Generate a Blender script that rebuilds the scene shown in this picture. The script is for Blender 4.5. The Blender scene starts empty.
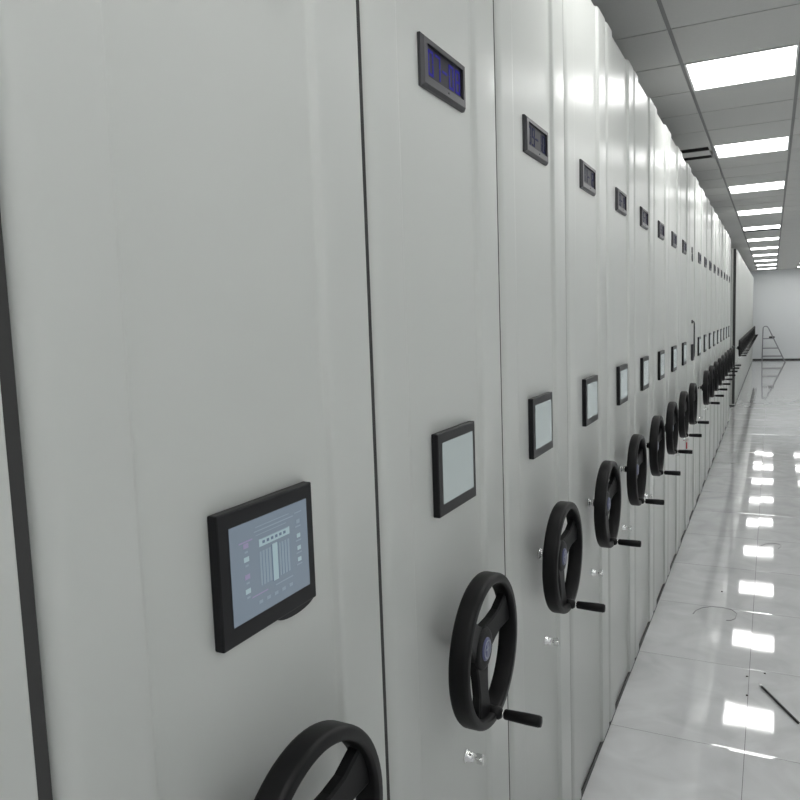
import bpy, bmesh, math, random
from mathutils import Vector, Matrix
random.seed(4)
PI = math.pi
sc = bpy.context.scene
COL = sc.collection

# ---------------------------------------------------------------- measures (metres)
DR = 0.615              # camera to cabinet fronts
HC = 1.83               # camera height
HR = 3.27               # room height
S = DR/.6               # the cabinets are built at .6 and scaled by this
D = .6; W = 0.666       # pitch of the cabinets (unscaled)
Y0 = 1.815*DR           # where cabinet 1 begins
HL = HC/S               # camera height in cabinet units
FX = -DR                # plane of the cabinet fronts
CABH = 1.785+1.93*.6
YW = 30.4               # far wall
XR = 3.0                # right wall
XL = -3.4               # left wall
YB = -7.9               # wall behind

# ---------------------------------------------------------------- materials
MATS = {}
def mat(name, color=(.8, .8, .8), rough=.5, metal=0, emit=None, es=0, coat=0, coat_r=.1, spec=.5):
    m = bpy.data.materials.new(name); m.use_nodes = True
    b = m.node_tree.nodes['Principled BSDF']
    b.inputs['Base Color'].default_value = (*color, 1)
    b.inputs['Roughness'].default_value = rough
    b.inputs['Metallic'].default_value = metal
    b.inputs['Coat Weight'].default_value = coat
    b.inputs['Coat Roughness'].default_value = coat_r
    b.inputs['Specular IOR Level'].default_value = spec
    if emit:
        b.inputs['Emission Color'].default_value = (*emit, 1)
        b.inputs['Emission Strength'].default_value = es
    MATS[name] = m
    return m

def nd(m, t, **kw):
    n = m.node_tree.nodes.new(t)
    for k, v in kw.items(): setattr(n, k, v)
    return n
def lk(m, a, b): m.node_tree.links.new(a, b)

def grain(m, scale, strength, dist=.001, stretch=(1, 1, 1), var=0.0):
    """fine procedural bump plus a slight tone variation"""
    tc = nd(m, 'ShaderNodeTexCoord'); mp = nd(m, 'ShaderNodeMapping')
    mp.inputs['Scale'].default_value = stretch
    nz = nd(m, 'ShaderNodeTexNoise'); nz.inputs['Scale'].default_value = scale; nz.inputs['Detail'].default_value = 3
    bp = nd(m, 'ShaderNodeBump'); bp.inputs['Strength'].default_value = strength; bp.inputs['Distance'].default_value = dist
    b = m.node_tree.nodes['Principled BSDF']
    lk(m, tc.outputs['Object'], mp.inputs['Vector']); lk(m, mp.outputs['Vector'], nz.inputs['Vector'])
    lk(m, nz.outputs['Fac'], bp.inputs['Height']); lk(m, bp.outputs['Normal'], b.inputs['Normal'])
    if var:
        c = b.inputs['Base Color'].default_value[:3]
        mx = nd(m, 'ShaderNodeMix', data_type='RGBA')
        mx.inputs['A'].default_value = (*[v*(1-var) for v in c], 1)
        mx.inputs['B'].default_value = (*[min(1, v*(1+var)) for v in c], 1)
        lk(m, nz.outputs['Fac'], mx.inputs['Factor']); lk(m, mx.outputs['Result'], b.inputs['Base Color'])
    return m

M_paint = grain(mat('grey_paint', (.66, .675, .65), .30, spec=.17), 3.0, .25, .004, (1, 1, .35), .015)
M_body = grain(mat('carcass_paint', (.4, .41, .4), .45), 4, .1)
M_seal_shade = mat('seal_rubber_shade', (.05, .05, .05), .8, spec=.2)
M_base = mat('base_dark', (.03, .03, .03), .6)
M_black = grain(mat('black_plastic', (.004, .004, .0045), .45, spec=.22), 260, .25, .0004)
M_bezel = mat('black_bezel', (.006, .006, .0075), .35, spec=.3)
M_glass = mat('screen_glass', (.10, .125, .155), .12, emit=(.20, .25, .31), es=.26, spec=.7)
M_glass_reflect = mat('screen_glass_reflect', (.22, .25, .25), .15, emit=(.4, .46, .46), es=.2, spec=.7)  # pale colour and glow stand in for whitish reflections on the screens
M_ui_l = mat('ui_pale', (.18, .23, .25), .2, emit=(.30, .42, .45), es=.33)
M_ui_m = mat('ui_mid', (.12, .15, .18), .2, emit=(.22, .29, .34), es=.32)
M_ui_d = mat('ui_dark', (.07, .09, .13), .2, emit=(.08, .11, .16), es=.4)
M_ui_v = mat('ui_violet', (.14, .12, .19), .2, emit=(.26, .24, .36), es=.33)
M_dispf = mat('display_frame', (.055, .055, .06), .36, metal=.4)
M_lcd = mat('lcd_dark', (.004, .004, .009), .4, spec=.2)
M_digit = mat('digit_blue', (.01, .01, .10), .6, spec=.1, emit=(.06, .045, .5), es=.2)
M_digit2 = mat('digit_faint', (.01, .012, .04), .6, spec=.1, emit=(.08, .09, .3), es=.06)
M_chrome = mat('chrome', (.82, .82, .82), .12, metal=1)
M_badge = mat('badge_blue', (.10, .11, .22), .3)
M_badge_l = mat('badge_pale', (.32, .34, .42), .3)
M_wall = grain(mat('wall_paint', (.74, .76, .77), .6), 30, .05)
M_tile = grain(mat('ceiling_tile', (.56, .56, .55), .75), 60, .15, .001, (1, 1, 1), .04)
M_grid = mat('ceiling_gap', (.27, .27, .27), .7)
M_slot = mat('vent_dark', (.01, .01, .01), .6)
M_lframe = mat('light_frame', (.75, .75, .75), .4)
M_diff = mat('light_diffuser', (.9, .9, .9), .5, emit=(1, 1, .985), es=5.2)
M_alu = mat('aluminium', (.30, .30, .32), .35, metal=.8)
M_skirt = mat('skirting_black', (.02, .02, .02), .5)
M_red = mat('red_plastic', (.45, .01, .02), .4)
M_wire = mat('wire_grey', (.22, .22, .22), .5)
M_white = mat('white_plastic', (.8, .8, .8), .4)
M_debris = mat('debris_dark', (.08, .07, .065), .8)

def floor_material():
    m = mat('floor_tile', (.56, .57, .575), .045, spec=.5, coat=.35, coat_r=.03)
    b = m.node_tree.nodes['Principled BSDF']
    tc = nd(m, 'ShaderNodeTexCoord'); sp = nd(m, 'ShaderNodeSeparateXYZ')
    lk(m, tc.outputs['Object'], sp.inputs[0])
    def mth(op, a, b_=None, c=None):
        n = nd(m, 'ShaderNodeMath', operation=op)
        for i, v in enumerate((a, b_, c)):
            if v is None: continue
            if isinstance(v, (int, float)): n.inputs[i].default_value = v
            else: lk(m, v, n.inputs[i])
        return n.outputs[0]
    P = 0.806
    u = mth('DIVIDE', mth('SUBTRACT', sp.outputs[0], -0.075), P)
    v = mth('DIVIDE', mth('SUBTRACT', sp.outputs[1], 4.03), P)
    fu = mth('FRACT', u); fv = mth('FRACT', v)
    eu = mth('MINIMUM', fu, mth('SUBTRACT', 1.0, fu)); ev = mth('MINIMUM', fv, mth('SUBTRACT', 1.0, fv))
    e = mth('MINIMUM', eu, ev)
    joint = mth('LESS_THAN', e, 0.0016)
    cid = nd(m, 'ShaderNodeCombineXYZ')
    lk(m, mth('FLOOR', u), cid.inputs[0]); lk(m, mth('FLOOR', v), cid.inputs[1])
    wn = nd(m, 'ShaderNodeTexWhiteNoise', noise_dimensions='3D'); lk(m, cid.outputs[0], wn.inputs[0])
    sc_ = nd(m, 'ShaderNodeSeparateColor'); lk(m, wn.outputs['Color'], sc_.inputs[0])
    tu = mth('MULTIPLY', mth('SUBTRACT', sc_.outputs[0], .5), fu)
    tv = mth('MULTIPLY', mth('SUBTRACT', sc_.outputs[1], .5), fv)
    tilt = mth('MULTIPLY', mth('ADD', tu, tv), 0.0022)
    edge = mth('MULTIPLY', mth('MINIMUM', mth('DIVIDE', ev, 0.016), 1.0), 0.0011)
    nz = nd(m, 'ShaderNodeTexNoise'); nz.inputs['Scale'].default_value = 2.2; nz.inputs['Detail'].default_value = 2
    lk(m, tc.outputs['Object'], nz.inputs['Vector'])
    h = mth('ADD', mth('ADD', tilt, edge), mth('MULTIPLY', nz.outputs['Fac'], .0005))
    bp = nd(m, 'ShaderNodeBump'); bp.inputs['Strength'].default_value = 1; bp.inputs['Distance'].default_value = 1
    lk(m, h, bp.inputs['Height']); lk(m, bp.outputs['Normal'], b.inputs['Normal'])
    lk(m, bp.outputs['Normal'], b.inputs['Coat Normal'])
    # marbled veins and scuffs of the stone itself
    n2 = nd(m, 'ShaderNodeTexNoise'); n2.inputs['Scale'].default_value = 3.5; n2.inputs['Detail'].default_value = 8
    n2.inputs['Distortion'].default_value = 1.2
    lk(m, tc.outputs['Object'], n2.inputs['Vector'])
    cr = nd(m, 'ShaderNodeValToRGB'); cr.color_ramp.elements[0].position = .3; cr.color_ramp.elements[1].position = .75
    cr.color_ramp.elements[0].color = (.50, .505, .51, 1); cr.color_ramp.elements[1].color = (.63, .64, .645, 1)
    lk(m, n2.outputs['Fac'], cr.inputs[0])
    mx = nd(m, 'ShaderNodeMix', data_type='RGBA'); mx.inputs['B'].default_value = (.22, .22, .22, 1)
    lk(m, joint, mx.inputs['Factor']); lk(m, cr.outputs[0], mx.inputs['A']); lk(m, mx.outputs['Result'], b.inputs['Base Color'])
    return m
M_floor = floor_material()

# ---------------------------------------------------------------- mesh helpers
def add_box(bm, x0, x1, y0, y1, z0, z1, mi=0, bevel=0, seg=2):
    r = bmesh.ops.create_cube(bm, size=1)
    vs = r['verts']
    for v in vs:
        v.co = Vector(((x0+x1)/2 + v.co.x*(x1-x0), (y0+y1)/2 + v.co.y*(y1-y0), (z0+z1)/2 + v.co.z*(z1-z0)))
    fs = list({f for v in vs for f in v.link_faces})
    for f in fs: f.material_index = mi
    if bevel:
        es = list({e for v in vs for e in v.link_edges})
        bmesh.ops.bevel(bm, geom=es, offset=bevel, segments=seg, profile=.5, affect='EDGES', material=-1)
    return fs

def add_lathe_x(bm, prof, n=48, center=(0, 0, 0), mi=0, closed=False):
    """revolve (x, r) points about the X axis"""
    cx, cy, cz = center
    rings = []
    for x, r in prof:
        if r <= 1e-6: rings.append([bm.verts.new((cx+x, cy, cz))])
        else: rings.append([bm.verts.new((cx+x, cy+r*math.cos(2*PI*i/n), cz+r*math.sin(2*PI*i/n))) for i in range(n)])
    pairs = list(zip(rings, rings[1:]))
    if closed: pairs.append((rings[-1], rings[0]))
    for a, b in pairs:
        for i in range(n):
            j = (i+1) % n
            if len(a) == 1 and len(b) == 1: continue
            if len(a) == 1: f = bm.faces.new((a[0], b[i], b[j]))
            elif len(b) == 1: f = bm.faces.new((a[i], b[0], a[j]))
            else: f = bm.faces.new((a[i], b[i], b[j], a[j]))
            f.material_index = mi; f.smooth = True

def add_tube(bm, pts, r, n=8, closed=False, mi=0):
    pts = [Vector(p) for p in pts]; N = len(pts); rings = []
    for i, p in enumerate(pts):
        if closed: t = pts[(i+1) % N]-pts[i-1]
        else: t = pts[min(i+1, N-1)]-pts[max(i-1, 0)]
        t.normalize()
        up = Vector((0, 0, 1)) if abs(t.z) < .9 else Vector((0, 1, 0))
        a = t.cross(up).normalized(); b = t.cross(a).normalized()
        rr = r[i] if isinstance(r, (list, tuple)) else r
        rings.append([bm.verts.new(p + a*rr*math.cos(2*PI*k/n) + b*rr*math.sin(2*PI*k/n)) for k in range(n)])
    pr = list(zip(rings, rings[1:]))
    if closed: pr.append((rings[-1], rings[0]))
    for a, b in pr:
        for k in range(n):
            f = bm.faces.new((a[k], a[(k+1) % n], b[(k+1) % n], b[k])); f.smooth = True; f.material_index = mi
    if not closed:
        bm.faces.new(rings[0]); bm.faces.new(rings[-1][::-1])

def obj(name, bm, mats, parent=None, loc=None):
    bmesh.ops.recalc_face_normals(bm, faces=bm.faces)
    me = bpy.data.meshes.new(name); bm.to_mesh(me); bm.free()
    for m in (mats if isinstance(mats, (list, tuple)) else [mats]): me.materials.append(m)
    o = bpy.data.objects.new(name, me); COL.objects.link(o)
    if parent: o.parent = parent
    if loc: o.location = loc
    return o
def tag(o, label, cat, group=None, kind=None):
    if label: o['label'] = label
    if cat: o['category'] = cat
    if group: o['group'] = group
    if kind: o['kind'] = kind
    return o
def empty(name, loc=(0, 0, 0), rz=0):
    o = bpy.data.objects.new(name, None); COL.objects.link(o); o.location = loc; o.rotation_euler = (0, 0, rz)
    o.empty_display_size = .1
    return o
KIDS = {}
def kids(o): return [c for c in COL.objects if c.parent == o]
def copy_tree(o, parent=None):
    c = o.copy(); COL.objects.link(c)
    if parent: c.parent = parent
    for ch in kids(o): copy_tree(ch, c)
    return c
B = bmesh.new

# ---------------------------------------------------------------- the room
def slab(name, x0, x1, y0, y1, z0, z1, m):
    bm = B(); add_box(bm, x0, x1, y0, y1, z0, z1)
    return tag(obj(name, bm, m), None, None, kind='structure')
slab('floor', XL-.2, XR+.2, YB-.2, YW+.2, -.2, 0, M_floor)
slab('wall_left', XL-.2, XL, YB-.2, YW+.2, 0, HR+.3, M_wall)
slab('wall_right', XR, XR+.2, YB-.2, YW+.2, 0, HR+.3, M_wall)
slab('wall_back', XL, XR, YW, YW+.2, 0, HR+.3, M_wall)
slab('wall_front', XL, XR, YB-.2, YB, 0, HR+.3, M_wall)
slab('baseboard_back', -.62, XR, YW-.02, YW, 0, .05, M_skirt)

# ceiling: lay-in tiles with open joints, wider runners along the aisle
T = .6; TX = .614; X_T = -.48; Y_T = 4.77
light_cells = set()
LY = list(range(-5, 11))
for n in LY:
    light_cells.add((0, 4*n)); light_cells.add((2, 4*n)); light_cells.add((4, 4*n)); light_cells.add((-4, 4*n))
vent_cells = {(-1, 0+4): 'a', (0, 4*4+1): 'b'}
bm = B()
for i in range(-5, 6):
    for j in range(-21, 44):
        if (i, j) in light_cells or (i, j) in vent_cells: continue
        x0 = X_T+TX*i; y0 = Y_T+T*j
        x1 = x0+.592; y1 = y0+.586
        if x0 < XL: x0 = XL
        if x1 > XR: x1 = XR
        if y1 > YW: y1 = YW
        if y0 < YB: y0 = YB
        if x1-x0 < .02 or y1-y0 < .02: continue
        add_box(bm, x0, x1, y0, y1, HR, HR+.015)
tag(obj('ceiling', bm, M_tile), None, None, kind='structure')
slab('trim_1', XL, XR, YB, YW, HR+.075, HR+.09, M_grid)
bm = B()    # metal runners carrying the tiles
for i in range(-5, 7):
    x = X_T+TX*i-.022
    if XL < x < XR-.03: add_box(bm, x, x+.022, YB, YW, HR+.006, HR+.02)
for j in range(-21, 44):
    y = Y_T+T*j-.012
    if YB < y < YW: add_box(bm, XL, XR, y, y+.016, HR+.009, HR+.013)
tag(obj('trim_2', bm, M_grid), None, None, kind='structure')

# ceiling lights
def make_light():
    r = empty('ceiling_light')
    bm = B(); t = .012
    for a in ((0, .592, 0, t), (0, .592, .592-t, .592), (0, t, t, .592-t), (.592-t, .592, t, .592-t)):
        add_box(bm, a[0], a[1], a[2], a[3], -.004, .02, bevel=.001, seg=1)
    obj('frame', bm, M_lframe, r)
    bm = B(); add_box(bm, t, .592-t, t, .592-t, .001, .014)
    obj('diffuser', bm, M_diff, r)
    return r
ORD = ['first', 'second', 'third', 'fourth', 'fifth', 'sixth', 'seventh', 'eighth', 'ninth', 'tenth', 'eleventh', 'twelfth',
       'thirteenth', 'fourteenth', 'fifteenth', 'sixteenth', 'seventeenth', 'eighteenth', 'nineteenth', 'twentieth', 'twenty-first', 'twenty-second', 'twenty-third', 'twenty-fourth']
L0 = make_light(); first = True
for i in (0, 2, 4, -4):  # middle and right columns are added as side fill for the cabinet fronts
    for n in LY:
        L = L0 if first else copy_tree(L0); first = False
        L.location = (X_T+TX*i, Y_T+2.4*n, HR)
        if i == 0 and n >= 0:
            lab = {0: 'large bright square ceiling panel light, nearest in view, at the top right',
                   1: 'bright square ceiling panel light beside the pair of black vent slots',
                   10: 'last and smallest bright ceiling panel light, right before the far wall',
                   4: 'bright ceiling panel light with a black slot along its far edge'}.get(
                n, 'bright square ceiling panel light over the aisle, %s in view from the camera' % ORD[n])
        elif i == 0: lab = 'bright ceiling panel light over the aisle, %s behind the nearest visible one' % ORD[-n-1]
        elif i == 2: lab = 'added fill ceiling panel light in the middle column, %s from the wall behind' % ORD[n+5]
        elif i == 4: lab = 'added fill ceiling panel light near the right wall, %s from the wall behind' % ORD[n+5]
        else: lab = 'bright ceiling panel light above the cabinet bodies, %s from the wall behind' % ORD[n+5]
        tag(L, lab, 'ceiling light', 'square ceiling panel lights')

# slot air vents
def vent(x0, x1, y0, y1, slots, lab):
    r = empty('ceiling_vent', (x0, y0, HR))
    w, l = x1-x0, y1-y0
    bm = B(); ys = [0]
    for a, b in slots: ys += [a, b]
    ys.append(l)
    for k in range(0, len(ys), 2):
        if ys[k+1]-ys[k] > .001: add_box(bm, .0, w, ys[k], ys[k+1], 0, .003)
    add_box(bm, 0, .02, 0, l, .0, .0029); add_box(bm, w-.02, w, 0, l, .0, .0029)
    obj('face_plate', bm, M_tile, r)
    bm = B(); add_box(bm, .004, w-.004, .004, l-.004, .05, .055)
    for a, b in slots: add_box(bm, .02, w-.02, b-.004, b-.001, .003, .05)
    obj('duct', bm, M_slot, r)
    tag(r, lab, 'air vent', 'slot air vents in the ceiling')
vent(X_T-TX, X_T-TX+.592, Y_T+2.4, Y_T+2.4+.592, [(.02, .18), (.40, .55)], 'ceiling vent tile with two black slots left of the second light')
vent(X_T, X_T+.592, Y_T+T*17, Y_T+T*17+.592, [(.02, .3)], 'long black ceiling slot vent directly beyond a light farther down')

# ---------------------------------------------------------------- mobile shelving cabinet
def front_panel_bm(w=W, h0=.026, h1=CABH):
    """sheet metal end panel: rounded near edge, shallow recessed field between two rounded ribs"""
    pr = []
    g = .003; gl = .013; R = .036; dp = .028
    pr.append((-.08, gl)); pr.append((-dp-.004, gl))
    for k in range(0, 9):
        a = k/8*PI/2
        pr.append((-dp+dp*math.sin(a), gl+R*(1-math.cos(a))))
    pr.append((0, gl+R+.006))
    u1, u2 = .205*w, .785*w; rec = .011
    def crease(u, xa, xb, run):
        out = [(xa, u-.012), (xa, u-.003)]
        for k in range(1, 6):
            t = k/6; s = t*t*(3-2*t)
            out.append((xa+(xb-xa)*s, u+run*t))
        out += [(xb, u+run+.003), (xb, u+run+.012)]
        return out
    pr += crease(u1, 0, -rec, .012)
    pr += crease(u2, -rec, 0, .014)
    for k in range(0, 5):
        a = k/4*PI/2
        pr.append((-.005+.005*math.cos(a), w-g-.005+.005*math.sin(a)))
    pr.append((-.08, w-g))
    bm = B()
    zs = [h0, h1-.012, h1-.004, h1]
    ins = [0, 0, .001, .005]
    rows = []
    for z, i in zip(zs, ins):
        rows.append([bm.verts.new((x-i, min(max(u, g+i), w-g-i), z)) for x, u in pr])
    for a, b in zip(rows, rows[1:]):
        for k in range(len(pr)-1):
            f = bm.faces.new((a[k], a[k+1], b[k+1], b[k])); f.smooth = True
    # back, top and bottom so that the panel is a closed body
    bm.faces.new(rows[-1]); bm.faces.new(rows[0][::-1])
    for a, b in zip(rows, rows[1:]): bm.faces.new((a[-1], a[0], b[0], b[-1]))
    return bm

SEG = {'0': 'abcdef', '1': 'bc', '2': 'abged', '3': 'abgcd', '4': 'fgbc', '5': 'afgcd', '6': 'afgedc', '7': 'abc', '8': 'abcdefg', '9': 'abcdfg', '-': 'g'}
def digits_bm(txt, w, h, x):
    """seven segment characters centred at the origin of the YZ plane"""
    bm = B(); n = len(txt); cw = w/n; dw = cw*.70; t = dw*.20
    for k, ch in enumerate(txt):
        y0 = -w/2+cw*k+(cw-dw)/2; y1 = y0+dw; z0 = -h/2; z1 = h/2; zm = 0
        R_ = {'a': (y0, y1, z1-t, z1), 'd': (y0, y1, z0, z0+t), 'g': (y0, y1, -t/2, t/2),
              'f': (y0, y0+t, zm+t*.2, z1-t*.2), 'b': (y1-t, y1, zm+t*.2, z1-t*.2), 'e': (y0, y0+t, z0+t*.2, zm-t*.2), 'c': (y1-t, y1, z0+t*.2, zm-t*.2)}
        for s in SEG[ch]:
            a = R_[s]; add_box(bm, x, x+.0008, *a)
    return bm

UC = .333+.022         # centre of the fittings across the panel
DISP_W, DISP_H = .222, .098
DISP_Z = HL+.833*D
def add_display(root, txt, digit_mat):
    z = DISP_Z; xs = -.011
    bm = B(); w, h = DISP_W/2, DISP_H/2
    # bevelled frame ring: outer edge thin, raised towards the window
    iw0, iw1, ih0, ih1 = -w+.022, w-.016, -h+.021, h-.015
    A = [(-w, -h), (w, -h), (w, h), (-w, h)]
    Bq = [(-w+.006, -h+.006), (w-.006, -h+.006), (w-.006, h-.006), (-w+.006, h-.006)]
    Cq = [(iw0, ih0), (iw1, ih0), (iw1, ih1), (iw0, ih1)]
    lv = [[bm.verts.new((x, y, q)) for y, q in L] for x, L in ((0, A), (.006, A), (.012, Bq), (.012, Cq), (.005, Cq))]
    for a, b in zip(lv, lv[1:]):
        for k in range(4): bm.faces.new((a[k], a[(k+1) % 4], b[(k+1) % 4], b[k]))
    bm.faces.new(lv[0][::-1]); 
    fr = obj('number_display', bm, M_dispf, root, (xs, UC+.003, z))
    bm = B(); add_box(bm, .0045, .007, iw0-.001, iw1+.001, ih0-.001, ih1+.001)
    obj('display_window', bm, M_lcd, fr)
    bm = digits_bm(txt, (iw1-iw0)*.94, (ih1-ih0)*.78, .0071)
    obj('digits', bm, digit_mat, fr, (0, (iw0+iw1)/2, (ih0+ih1)/2))
    bm = B(); add_lathe_x(bm, [(.0118, 0), (.0118, .0022), (.0128, .0022), (.0128, 0)], 10, (0, .012, -h+.014))
    obj('sensor', bm, M_lcd, fr)
    return fr

SCR_W, SCR_H = .208, .173
SCR_Z = HL-.519*D
def add_touch(root, detail):
    w, h = SCR_W/2, SCR_H/2; z = SCR_Z; xs = -.011
    b = .021; bb = .025
    bm = B()
    fs = add_box(bm, 0, .015, -w, w, -h, h, bevel=.0022, seg=2)
    # thumb swell under the lower edge
    if detail:
        pts = [(0.055+.048*math.cos(a), -h+.004-.013*math.sin(a)) for a in [PI*k/14 for k in range(15)]]
        v0 = [bm.verts.new((.002, y, q)) for y, q in pts]; v1 = [bm.verts.new((.012, y, q)) for y, q in pts]
        for k in range(14): bm.faces.new((v0[k], v0[k+1], v1[k+1], v1[k]))
        bm.faces.new(v0); bm.faces.new(v1[::-1]); bm.faces.new((v0[0], v1[0], v1[-1], v0[-1]))
    fr = obj('touch_panel', bm, M_bezel, root, (xs, UC+.003, z))
    y0, y1, q0, q1 = -w+b, w-b*.8, -h+bb, h-b
    bm = B(); add_box(bm, .0145, .0156, y0, y1, q0, q1)
    sc_ = obj('screen', bm, M_glass if detail else M_glass_reflect, fr)
    if detail:
        bm = B(); SW = y1-y0; SH = q1-q0
        def r(a, b_, c, d_, mi, lift=0):
            add_box(bm, .0156, .0159+lift, y0+SW*a, y0+SW*b_, q0+SH*c, q0+SH*d_, mi)
        r(.34, .74, .69, .77, 0); r(.36, .72, .765, .772, 1, .0001)
        for k in range(6): r(.38+.055*k, .41+.055*k, .715, .745, 2, .0002)
        r(.28, .80, .86, .872, 1); r(.30, .74, .905, .914, 1); r(.30, .70, .82, .828, 1)
        r(.50, .57, .26, .66, 0); r(.492, .50, .26, .66, 2, .0001); r(.57, .578, .26, .66, 2, .0001)
        r(.34, .48, .28, .64, 1); r(.59, .73, .28, .64, 1)
        for k in range(3): r(.365+.04*k, .369+.04*k, .28, .64, 2, .0002); r(.615+.04*k, .619+.04*k, .28, .64, 2, .0002)
        r(.525, .545, .46, .50, 0, .0002)
        for k, q in enumerate((.74, .60, .42, .27)):
            r(.15, .21, q, q+.05, (3, 0, 3, 0)[k]); r(.16, .20, q-.05, q-.03, 1)
        for k, q in enumerate((.76, .60, .46, .33)):
            r(.84, .89, q, q+.045, (1, 0, 0, 0)[k]); r(.82, .90, q-.04, q-.025, 1)
        r(.10, .26, .80, .815, 3); r(.82, .92, .88, .892, 1)
        for k in range(5): r(.30+.10*k, .35+.10*k, .10, .135, 1)
        r(.22, .42, .20, .212, 3); r(.52, .76, .20, .212, 1)
        obj('screen_graphics', bm, [M_ui_l, M_ui_m, M_ui_d, M_ui_v], fr)
    return fr

WZ = HL-1.166*D; WR = .162
def add_wheel(root, ang=0):
    """three-spoke cast handwheel on a chrome shaft"""
    c = Vector((-.002, UC-.015, WZ))
    # rim and spokes
    bm = B(); x0, x1 = .045, .086; ri = WR-.021
    prof = [(x0, ri+.006), (x0, ri+.003), (x0+.003, ri), (x0+.006, ri), (x1-.006, ri-.001), (x1-.003, ri), (x1, ri+.003), (x1, ri+.005), (x1, WR-.0065), (x1-.0008, WR-.0045), (x1-.003, WR-.002), (x1-.006, WR-.0006), (x1-.009, WR), (x0+.008, WR), (x0+.005, WR-.0004), (x0+.002, WR-.002), (x0+.0004, WR-.004), (x0, WR-.006)]
    add_lathe_x(bm, prof, 72, closed=True)
    for k in range(3):
        a = math.radians(20+120*k)+ang
        ca, sa = math.cos(a), math.sin(a)
        st = []
        for t in [0, .15, .35, .6, .85, 1.0]:
            r = .018+(ri+.005-.018)*t
            hw = .040-.013*math.sin(PI*t*.85)+(.005 if t > .8 else 0)
            xm = .050+.014*t; th = .009
            st.append([(xm-th, r, -hw), (xm+th-.003, r, -hw), (xm+th, r, -hw+.005), (xm+th, r, hw-.005), (xm+th-.003, r, hw), (xm-th, r, hw)])
        rows = [[bm.verts.new((x, r*ca-s*sa, r*sa+s*ca)) for x, r, s in row] for row in st]
        for p, q in zip(rows, rows[1:]):
            for m_ in range(6):
                bm.faces.new((p[m_], p[(m_+1) % 6], q[(m_+1) % 6], q[m_]))
        bm.faces.new(rows[0]); bm.faces.new(rows[-1])
    # hub: cone flaring towards the cabinet
    add_lathe_x(bm, [(.012, 0), (.012, .014), (.024, .014), (.024, .024), (.028, .030), (.050, .043), (.060, .047), (.065, .043), (.0665, .036), (.0665, 0)], 40)
    # boss carrying the crank grip
    a = math.radians(-90)+ang+.08
    hy, hz = .146*math.cos(a), .146*math.sin(a)
    add_lathe_x(bm, [(.055, 0), (.055, .014), (.088, .014), (.094, .010), (.094, 0)], 20, (0, hy, hz))
    wh = obj('handwheel', bm, M_black, root, c)
    bm = B()
    add_lathe_x(bm, [(.0, 0), (.0, .016), (.006, .016), (.007, .010), (.014, .010), (.016, .0135), (.022, .0135), (.026, .010), (.027, 0)], 24)
    o = obj('shaft', bm, M_chrome, wh, (-.009, 0, 0)); o['label'] = 'chrome shaft nut'
    bm = B()
    add_lathe_x(bm, [(.066, 0), (.066, .025), (.069, .024), (.070, 0)], 32)
    add_lathe_x(bm, [(.0698, .017), (.0708, .017), (.0708, .020), (.0698, .020)], 28, mi=1, closed=True)
    add_box(bm, .0700, .0706, -.002, .002, -.012, .013, 1)
    add_box(bm, .0700, .0706, -.009, .009, -.001, .003, 1)
    o = obj('badge', bm, [M_badge, M_badge_l], wh); o['label'] = 'small round blue and white badge'
    bm = B()
    add_lathe_x(bm, [(.094, 0), (.094, .006), (.100, .006), (.100, 0)], 16, (0, hy, hz), 1)
    add_lathe_x(bm, [(.1, 0), (.1, .0095), (.103, .011), (.150, .0125), (.176, .0125), (.181, .011), (.182, 0)], 20, (0, hy, hz))
    obj('crank_grip', bm, [M_black, M_chrome], wh)
    return wh

def add_lock(root, key=True):
    c = Vector((-.011, UC-.022+.06, HL-1.65*D))
    bm = B()
    add_lathe_x(bm, [(0, 0), (0, .015), (.003, .015), (.004, .011), (.015, .011), (.018, .009), (.018, 0)], 24)
    lo = obj('lock', bm, M_chrome, root, c)
    if key:
        bm = B()
        add_box(bm, .018, .026, -.0015, .0015, -.004, .004)
        add_lathe_x(bm, [(.024, 0), (.024, .004), (.040, .005), (.040, 0)], 10)
        add_box(bm, .026, .042, -.002, .002, -.013, .013, bevel=.0012, seg=1)
        obj('key', bm, M_chrome, lo)
    return lo

def carcass(root):
    bm = B(); add_box(bm, -1.25, -.08, .012, W-.012, .0255, CABH-.01)
    obj('carcass', bm, M_body, root)
    bm = B(); add_box(bm, -1.22, -.006, .004, W-.004, .0, .0255, bevel=.001, seg=1)
    obj('base', bm, M_base, root)
    bm = B(); add_box(bm, -.05, -.0045, -.0025, .0125, .05, CABH-.006)  # rubber strip set almost flush; its dark face also stands for gap shade
    obj('rubber_seal_shade', bm, M_seal_shade, root)

panel_mesh_src = None
def make_cab(kind, txt=None, dm=None, ang=0):
    global panel_mesh_src
    r = empty('mobile_shelving_unit')
    if panel_mesh_src is None:
        o = obj('end_panel', front_panel_bm(), M_paint, r); panel_mesh_src = o
        carcass(r)
    else:
        o = bpy.data.objects.new('end_panel', panel_mesh_src.data); COL.objects.link(o); o.parent = r
        carcass(r)
    if kind in ('near', 'far'):
        add_display(r, txt, dm); add_touch(r, kind == 'near')
    if kind == 'plain' or kind in ('near', 'far'):
        add_wheel(r, ang); add_lock(r, kind != 'plain')
    return r

GRP = 'mobile shelving units of the long row'
def put(c, n, label):
    c.location = (FX, Y0+W*S*(n-1), 0); c.scale = (S, S, S)
    tag(c, label, 'mobile shelving', GRP)
def numtxt(n): return '%02d-%02d' % ((2*n+5) % 100, (2*n+6) % 100)

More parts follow.
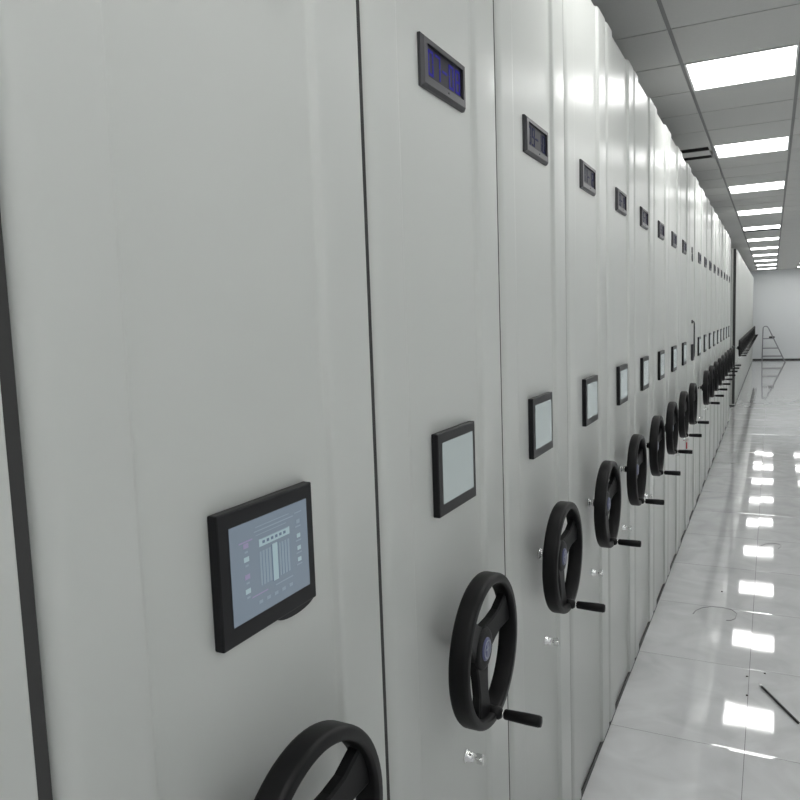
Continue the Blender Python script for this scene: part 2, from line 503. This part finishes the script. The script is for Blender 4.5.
near = make_cab('near', numtxt(0), M_digit)
put(near, 0, 'grey steel mobile shelving unit showing the large bluish lit touch screen')
edge = copy_tree(near)
put(edge, -1, 'grey steel mobile shelving unit cut off at the extreme left edge')
c1 = make_cab('far', numtxt(1), M_digit, .0)
put(c1, 1, 'grey mobile shelving unit right beyond the large bluish touch screen, bright blue digits')
for n in range(2, 19):
    if n == 9: continue
    c = make_cab('far', numtxt(n), M_digit2, 0) if n < 6 else None
    if c is None:
        c = copy_tree(c_src)
    else: c_src = c
    put(c, n, 'grey mobile shelving unit with handwheel, %s beyond the one with bluish touch screen' % ORD[n-1])

# the ninth unit: a tall pull handle instead of screen and wheel
r = empty('mobile_shelving_unit')
o = bpy.data.objects.new('end_panel', panel_mesh_src.data); COL.objects.link(o); o.parent = r
carcass(r)
bm = B()
zt, zb = HL-.10*D, HL-.66*D
add_box(bm, 0, .012, -.020, .020, zt-.03, zt, bevel=.003); add_box(bm, 0, .012, -.020, .020, zb, zb+.03, bevel=.003)
add_tube(bm, [(.01, 0, zt-.015), (.018, 0, zt-.015), (.022, 0, zt-.03), (.022, 0, zb+.03), (.018, 0, zb+.015), (.01, 0, zb+.015)], .006, 10)
obj('pull_handle', bm, M_dispf, r, (-.011, UC, 0))['label'] = 'tall dark pull handle'
bm = B(); add_box(bm, 0, .02, -.045, .045, zb-.01, zb+.13, bevel=.006)
add_lathe_x(bm, [(.02, 0), (.02, .012), (.026, .012), (.026, 0)], 16, (0, 0, zb+.08))
obj('lock_case', bm, M_dispf, r, (-.011, UC, 0))
bm = B()
add_box(bm, 0, .006, -.035, .035, .0, .05, bevel=.002); add_lathe_x(bm, [(.0, 0), (.0, .035), (.007, .035), (.007, 0)], 28, (0, 0, -.035))
fr = obj('nameplate', bm, M_dispf, r, (-.011, UC, DISP_Z))
put(r, 9, 'grey shelving unit with tall narrow pull handle and no handwheel')

# second block of the row beyond the open gap
plain = make_cab('plain')
Y2 = 15.56
for k in range(21):
    c = plain if k == 0 else copy_tree(plain)
    c.location = (FX, Y2+W*S*k, 0); c.scale = (S, S, S)
    tag(c, 'grey mobile shelving unit in the far block past the open gap, %s from the gap' % ORD[k], 'mobile shelving', 'mobile shelving units of the far block')

# red tag hanging on one lock
bm = B()
y_t = Y0+S*(W*7+UC-.022+.06)
add_box(bm, .0, .008, -.016, .016, -.075, -.022, bevel=.003)
add_tube(bm, [(.004, .0, -.022), (.006, .003, -.008), (.012, 0, .002), (.006, -.003, -.008), (.004, 0, -.022)], .0012, 6)
tag(obj('key_tag', bm, M_red, None, (FX+.012, y_t, HC-1.65*DR)), 'small red tag hanging from a lock below the black handwheels', 'tag')

# ---------------------------------------------------------------- step ladder at the far wall
lad = empty('step_ladder', (-.02, 28.9, 0))
H = 1.28; dpt = .42
for s in (0, 1):
    yy = s*dpt
    bm = B()
    arc = [(-.27, yy, 0), (-.25, yy, H-.10)] + [(-.17-.08*math.cos(a), yy, H-.08+.07*math.sin(a)) for a in [PI*k/8 for k in range(1, 8)]] + [(-.07, yy, H-.10), (.46, yy, 0)]
    add_tube(bm, arc, .016, 10)
    obj('side_frame', bm, M_alu, lad)
for z, wx in ((.22, .36), (.50, .22), (.84, .06)):
    bm = B(); add_box(bm, -.26, wx+.02, .01, dpt-.01, z-.016, z+.016, bevel=.004)
    obj('step', bm, M_alu, lad)
bm = B(); add_box(bm, -.06, .12, .06, dpt-.06, .857, .91, bevel=.01)
tag(obj('tool_pouch', bm, M_skirt, None, (-.02, 28.9, 0)), 'small dark pouch on the step of the ladder', 'pouch')
tag(lad, 'grey metal step ladder standing at the far wall', 'ladder')

# ---------------------------------------------------------------- things lying on the floor
def floor_curve(name, pts, r, m, label, cat, closed=False):
    bm = B(); add_tube(bm, [(x, y, r) for x, y in pts], r, 8, closed)
    return tag(obj(name, bm, m), label, cat)
def fp(px, py):
    """floor point seen at a pixel of the reference (camera measures above)"""
    c = (px-400, py-400, 738.918)
    X = (.89383323, .01516657, -.44814298); Yv = (.44703144, -.10815277, .88795601); U = (-.03500065, -.99401859, -.10345047)
    d = [sum(a*b for a, b in zip(c, v)) for v in (X, Yv, U)]
    k = -HC/d[2]
    return (d[0]*k, d[1]*k)
floor_curve('wire_offcut', [fp(*q) for q in [(693, 614), (696, 610.5), (702, 608), (712, 606.8), (722, 607.6), (732, 610), (737, 614), (735, 619), (730, 621), (726, 620.5)]], .0018, M_wire,
            'thin bent wire loop lying on the glossy floor', 'wire')
floor_curve('wire_offcut', [fp(*q) for q in [(761, 546), (766, 544), (773, 543.4), (780, 544.5), (781, 547), (778, 549)]], .0018, M_wire,
            'thin curled wire on the floor by the right edge', 'wire')
a = Vector((*fp(761, 687), 0)); b = Vector((*fp(777, 703), 0)); dr = (b-a).normalized()
st = empty('marker_stick', (a.x, a.y, 0), math.atan2(dr.y, dr.x))
bm = B(); add_lathe_x(bm, [(.006, 0), (.006, .005), (.34, .006), (.345, 0)], 12, (0, 0, .007)); obj('shaft', bm, M_skirt, st)
bm = B(); add_lathe_x(bm, [(-.012, 0), (-.010, .005), (.004, .007), (.008, .006), (.008, 0)], 12, (0, 0, .007)); obj('tip', bm, M_white, st)['label'] = 'white tip'
tag(st, 'black stick with a white tip lying on the floor, bottom right', 'stick')
for k, (q, lab) in enumerate([((747, 677), 'dark crumb on the floor beside the thin joint, upper one'), ((747, 696), 'dark crumb on the floor beside the thin joint, lower one'),
                              ((765, 674), 'dark crumb on the floor above the black stick'), ((722, 592), 'dark crumb on the floor just above the wire loop')]):
    bm = B(); bmesh.ops.create_icosphere(bm, subdivisions=2, radius=.006)
    for v in bm.verts:
        v.co *= random.uniform(.7, 1.15); v.co.z = max(v.co.z*.6, -.0035)
    x, y = fp(*q)
    tag(obj('floor_debris', bm, M_debris, None, (x, y, .0035)), lab, 'debris', 'crumbs on the floor')

# ---------------------------------------------------------------- camera
X = Vector((.89383323, .01516657, -.44814298)); Yv = Vector((.44703144, -.10815277, .88795601)); U = Vector((-.03500065, -.99401859, -.10345047))
cd = bpy.data.cameras.new('camera'); cam = bpy.data.objects.new('camera', cd); COL.objects.link(cam)
cd.sensor_fit = 'HORIZONTAL'; cd.sensor_width = 36; cd.lens = 738.918/800*36; cd.clip_start = .02; cd.clip_end = 200
mt = Matrix(((X[0], -X[1], -X[2], 0), (Yv[0], -Yv[1], -Yv[2], 0), (U[0], -U[1], -U[2], HC), (0, 0, 0, 1)))
cam.matrix_world = mt
sc.camera = cam

w = bpy.data.worlds.new('world'); sc.world = w; w.use_nodes = True
w.node_tree.nodes['Background'].inputs[0].default_value = (.5, .52, .55, 1)
w.node_tree.nodes['Background'].inputs[1].default_value = .3
sc.view_settings.view_transform = 'Standard'; sc.view_settings.look = 'None'
sc.view_settings.gamma = 1; sc.view_settings.exposure = 0.78
sc.view_settings.use_curve_mapping = False
sc.cycles.use_denoising = True
sc.cycles.max_bounces = 10; sc.cycles.diffuse_bounces = 6
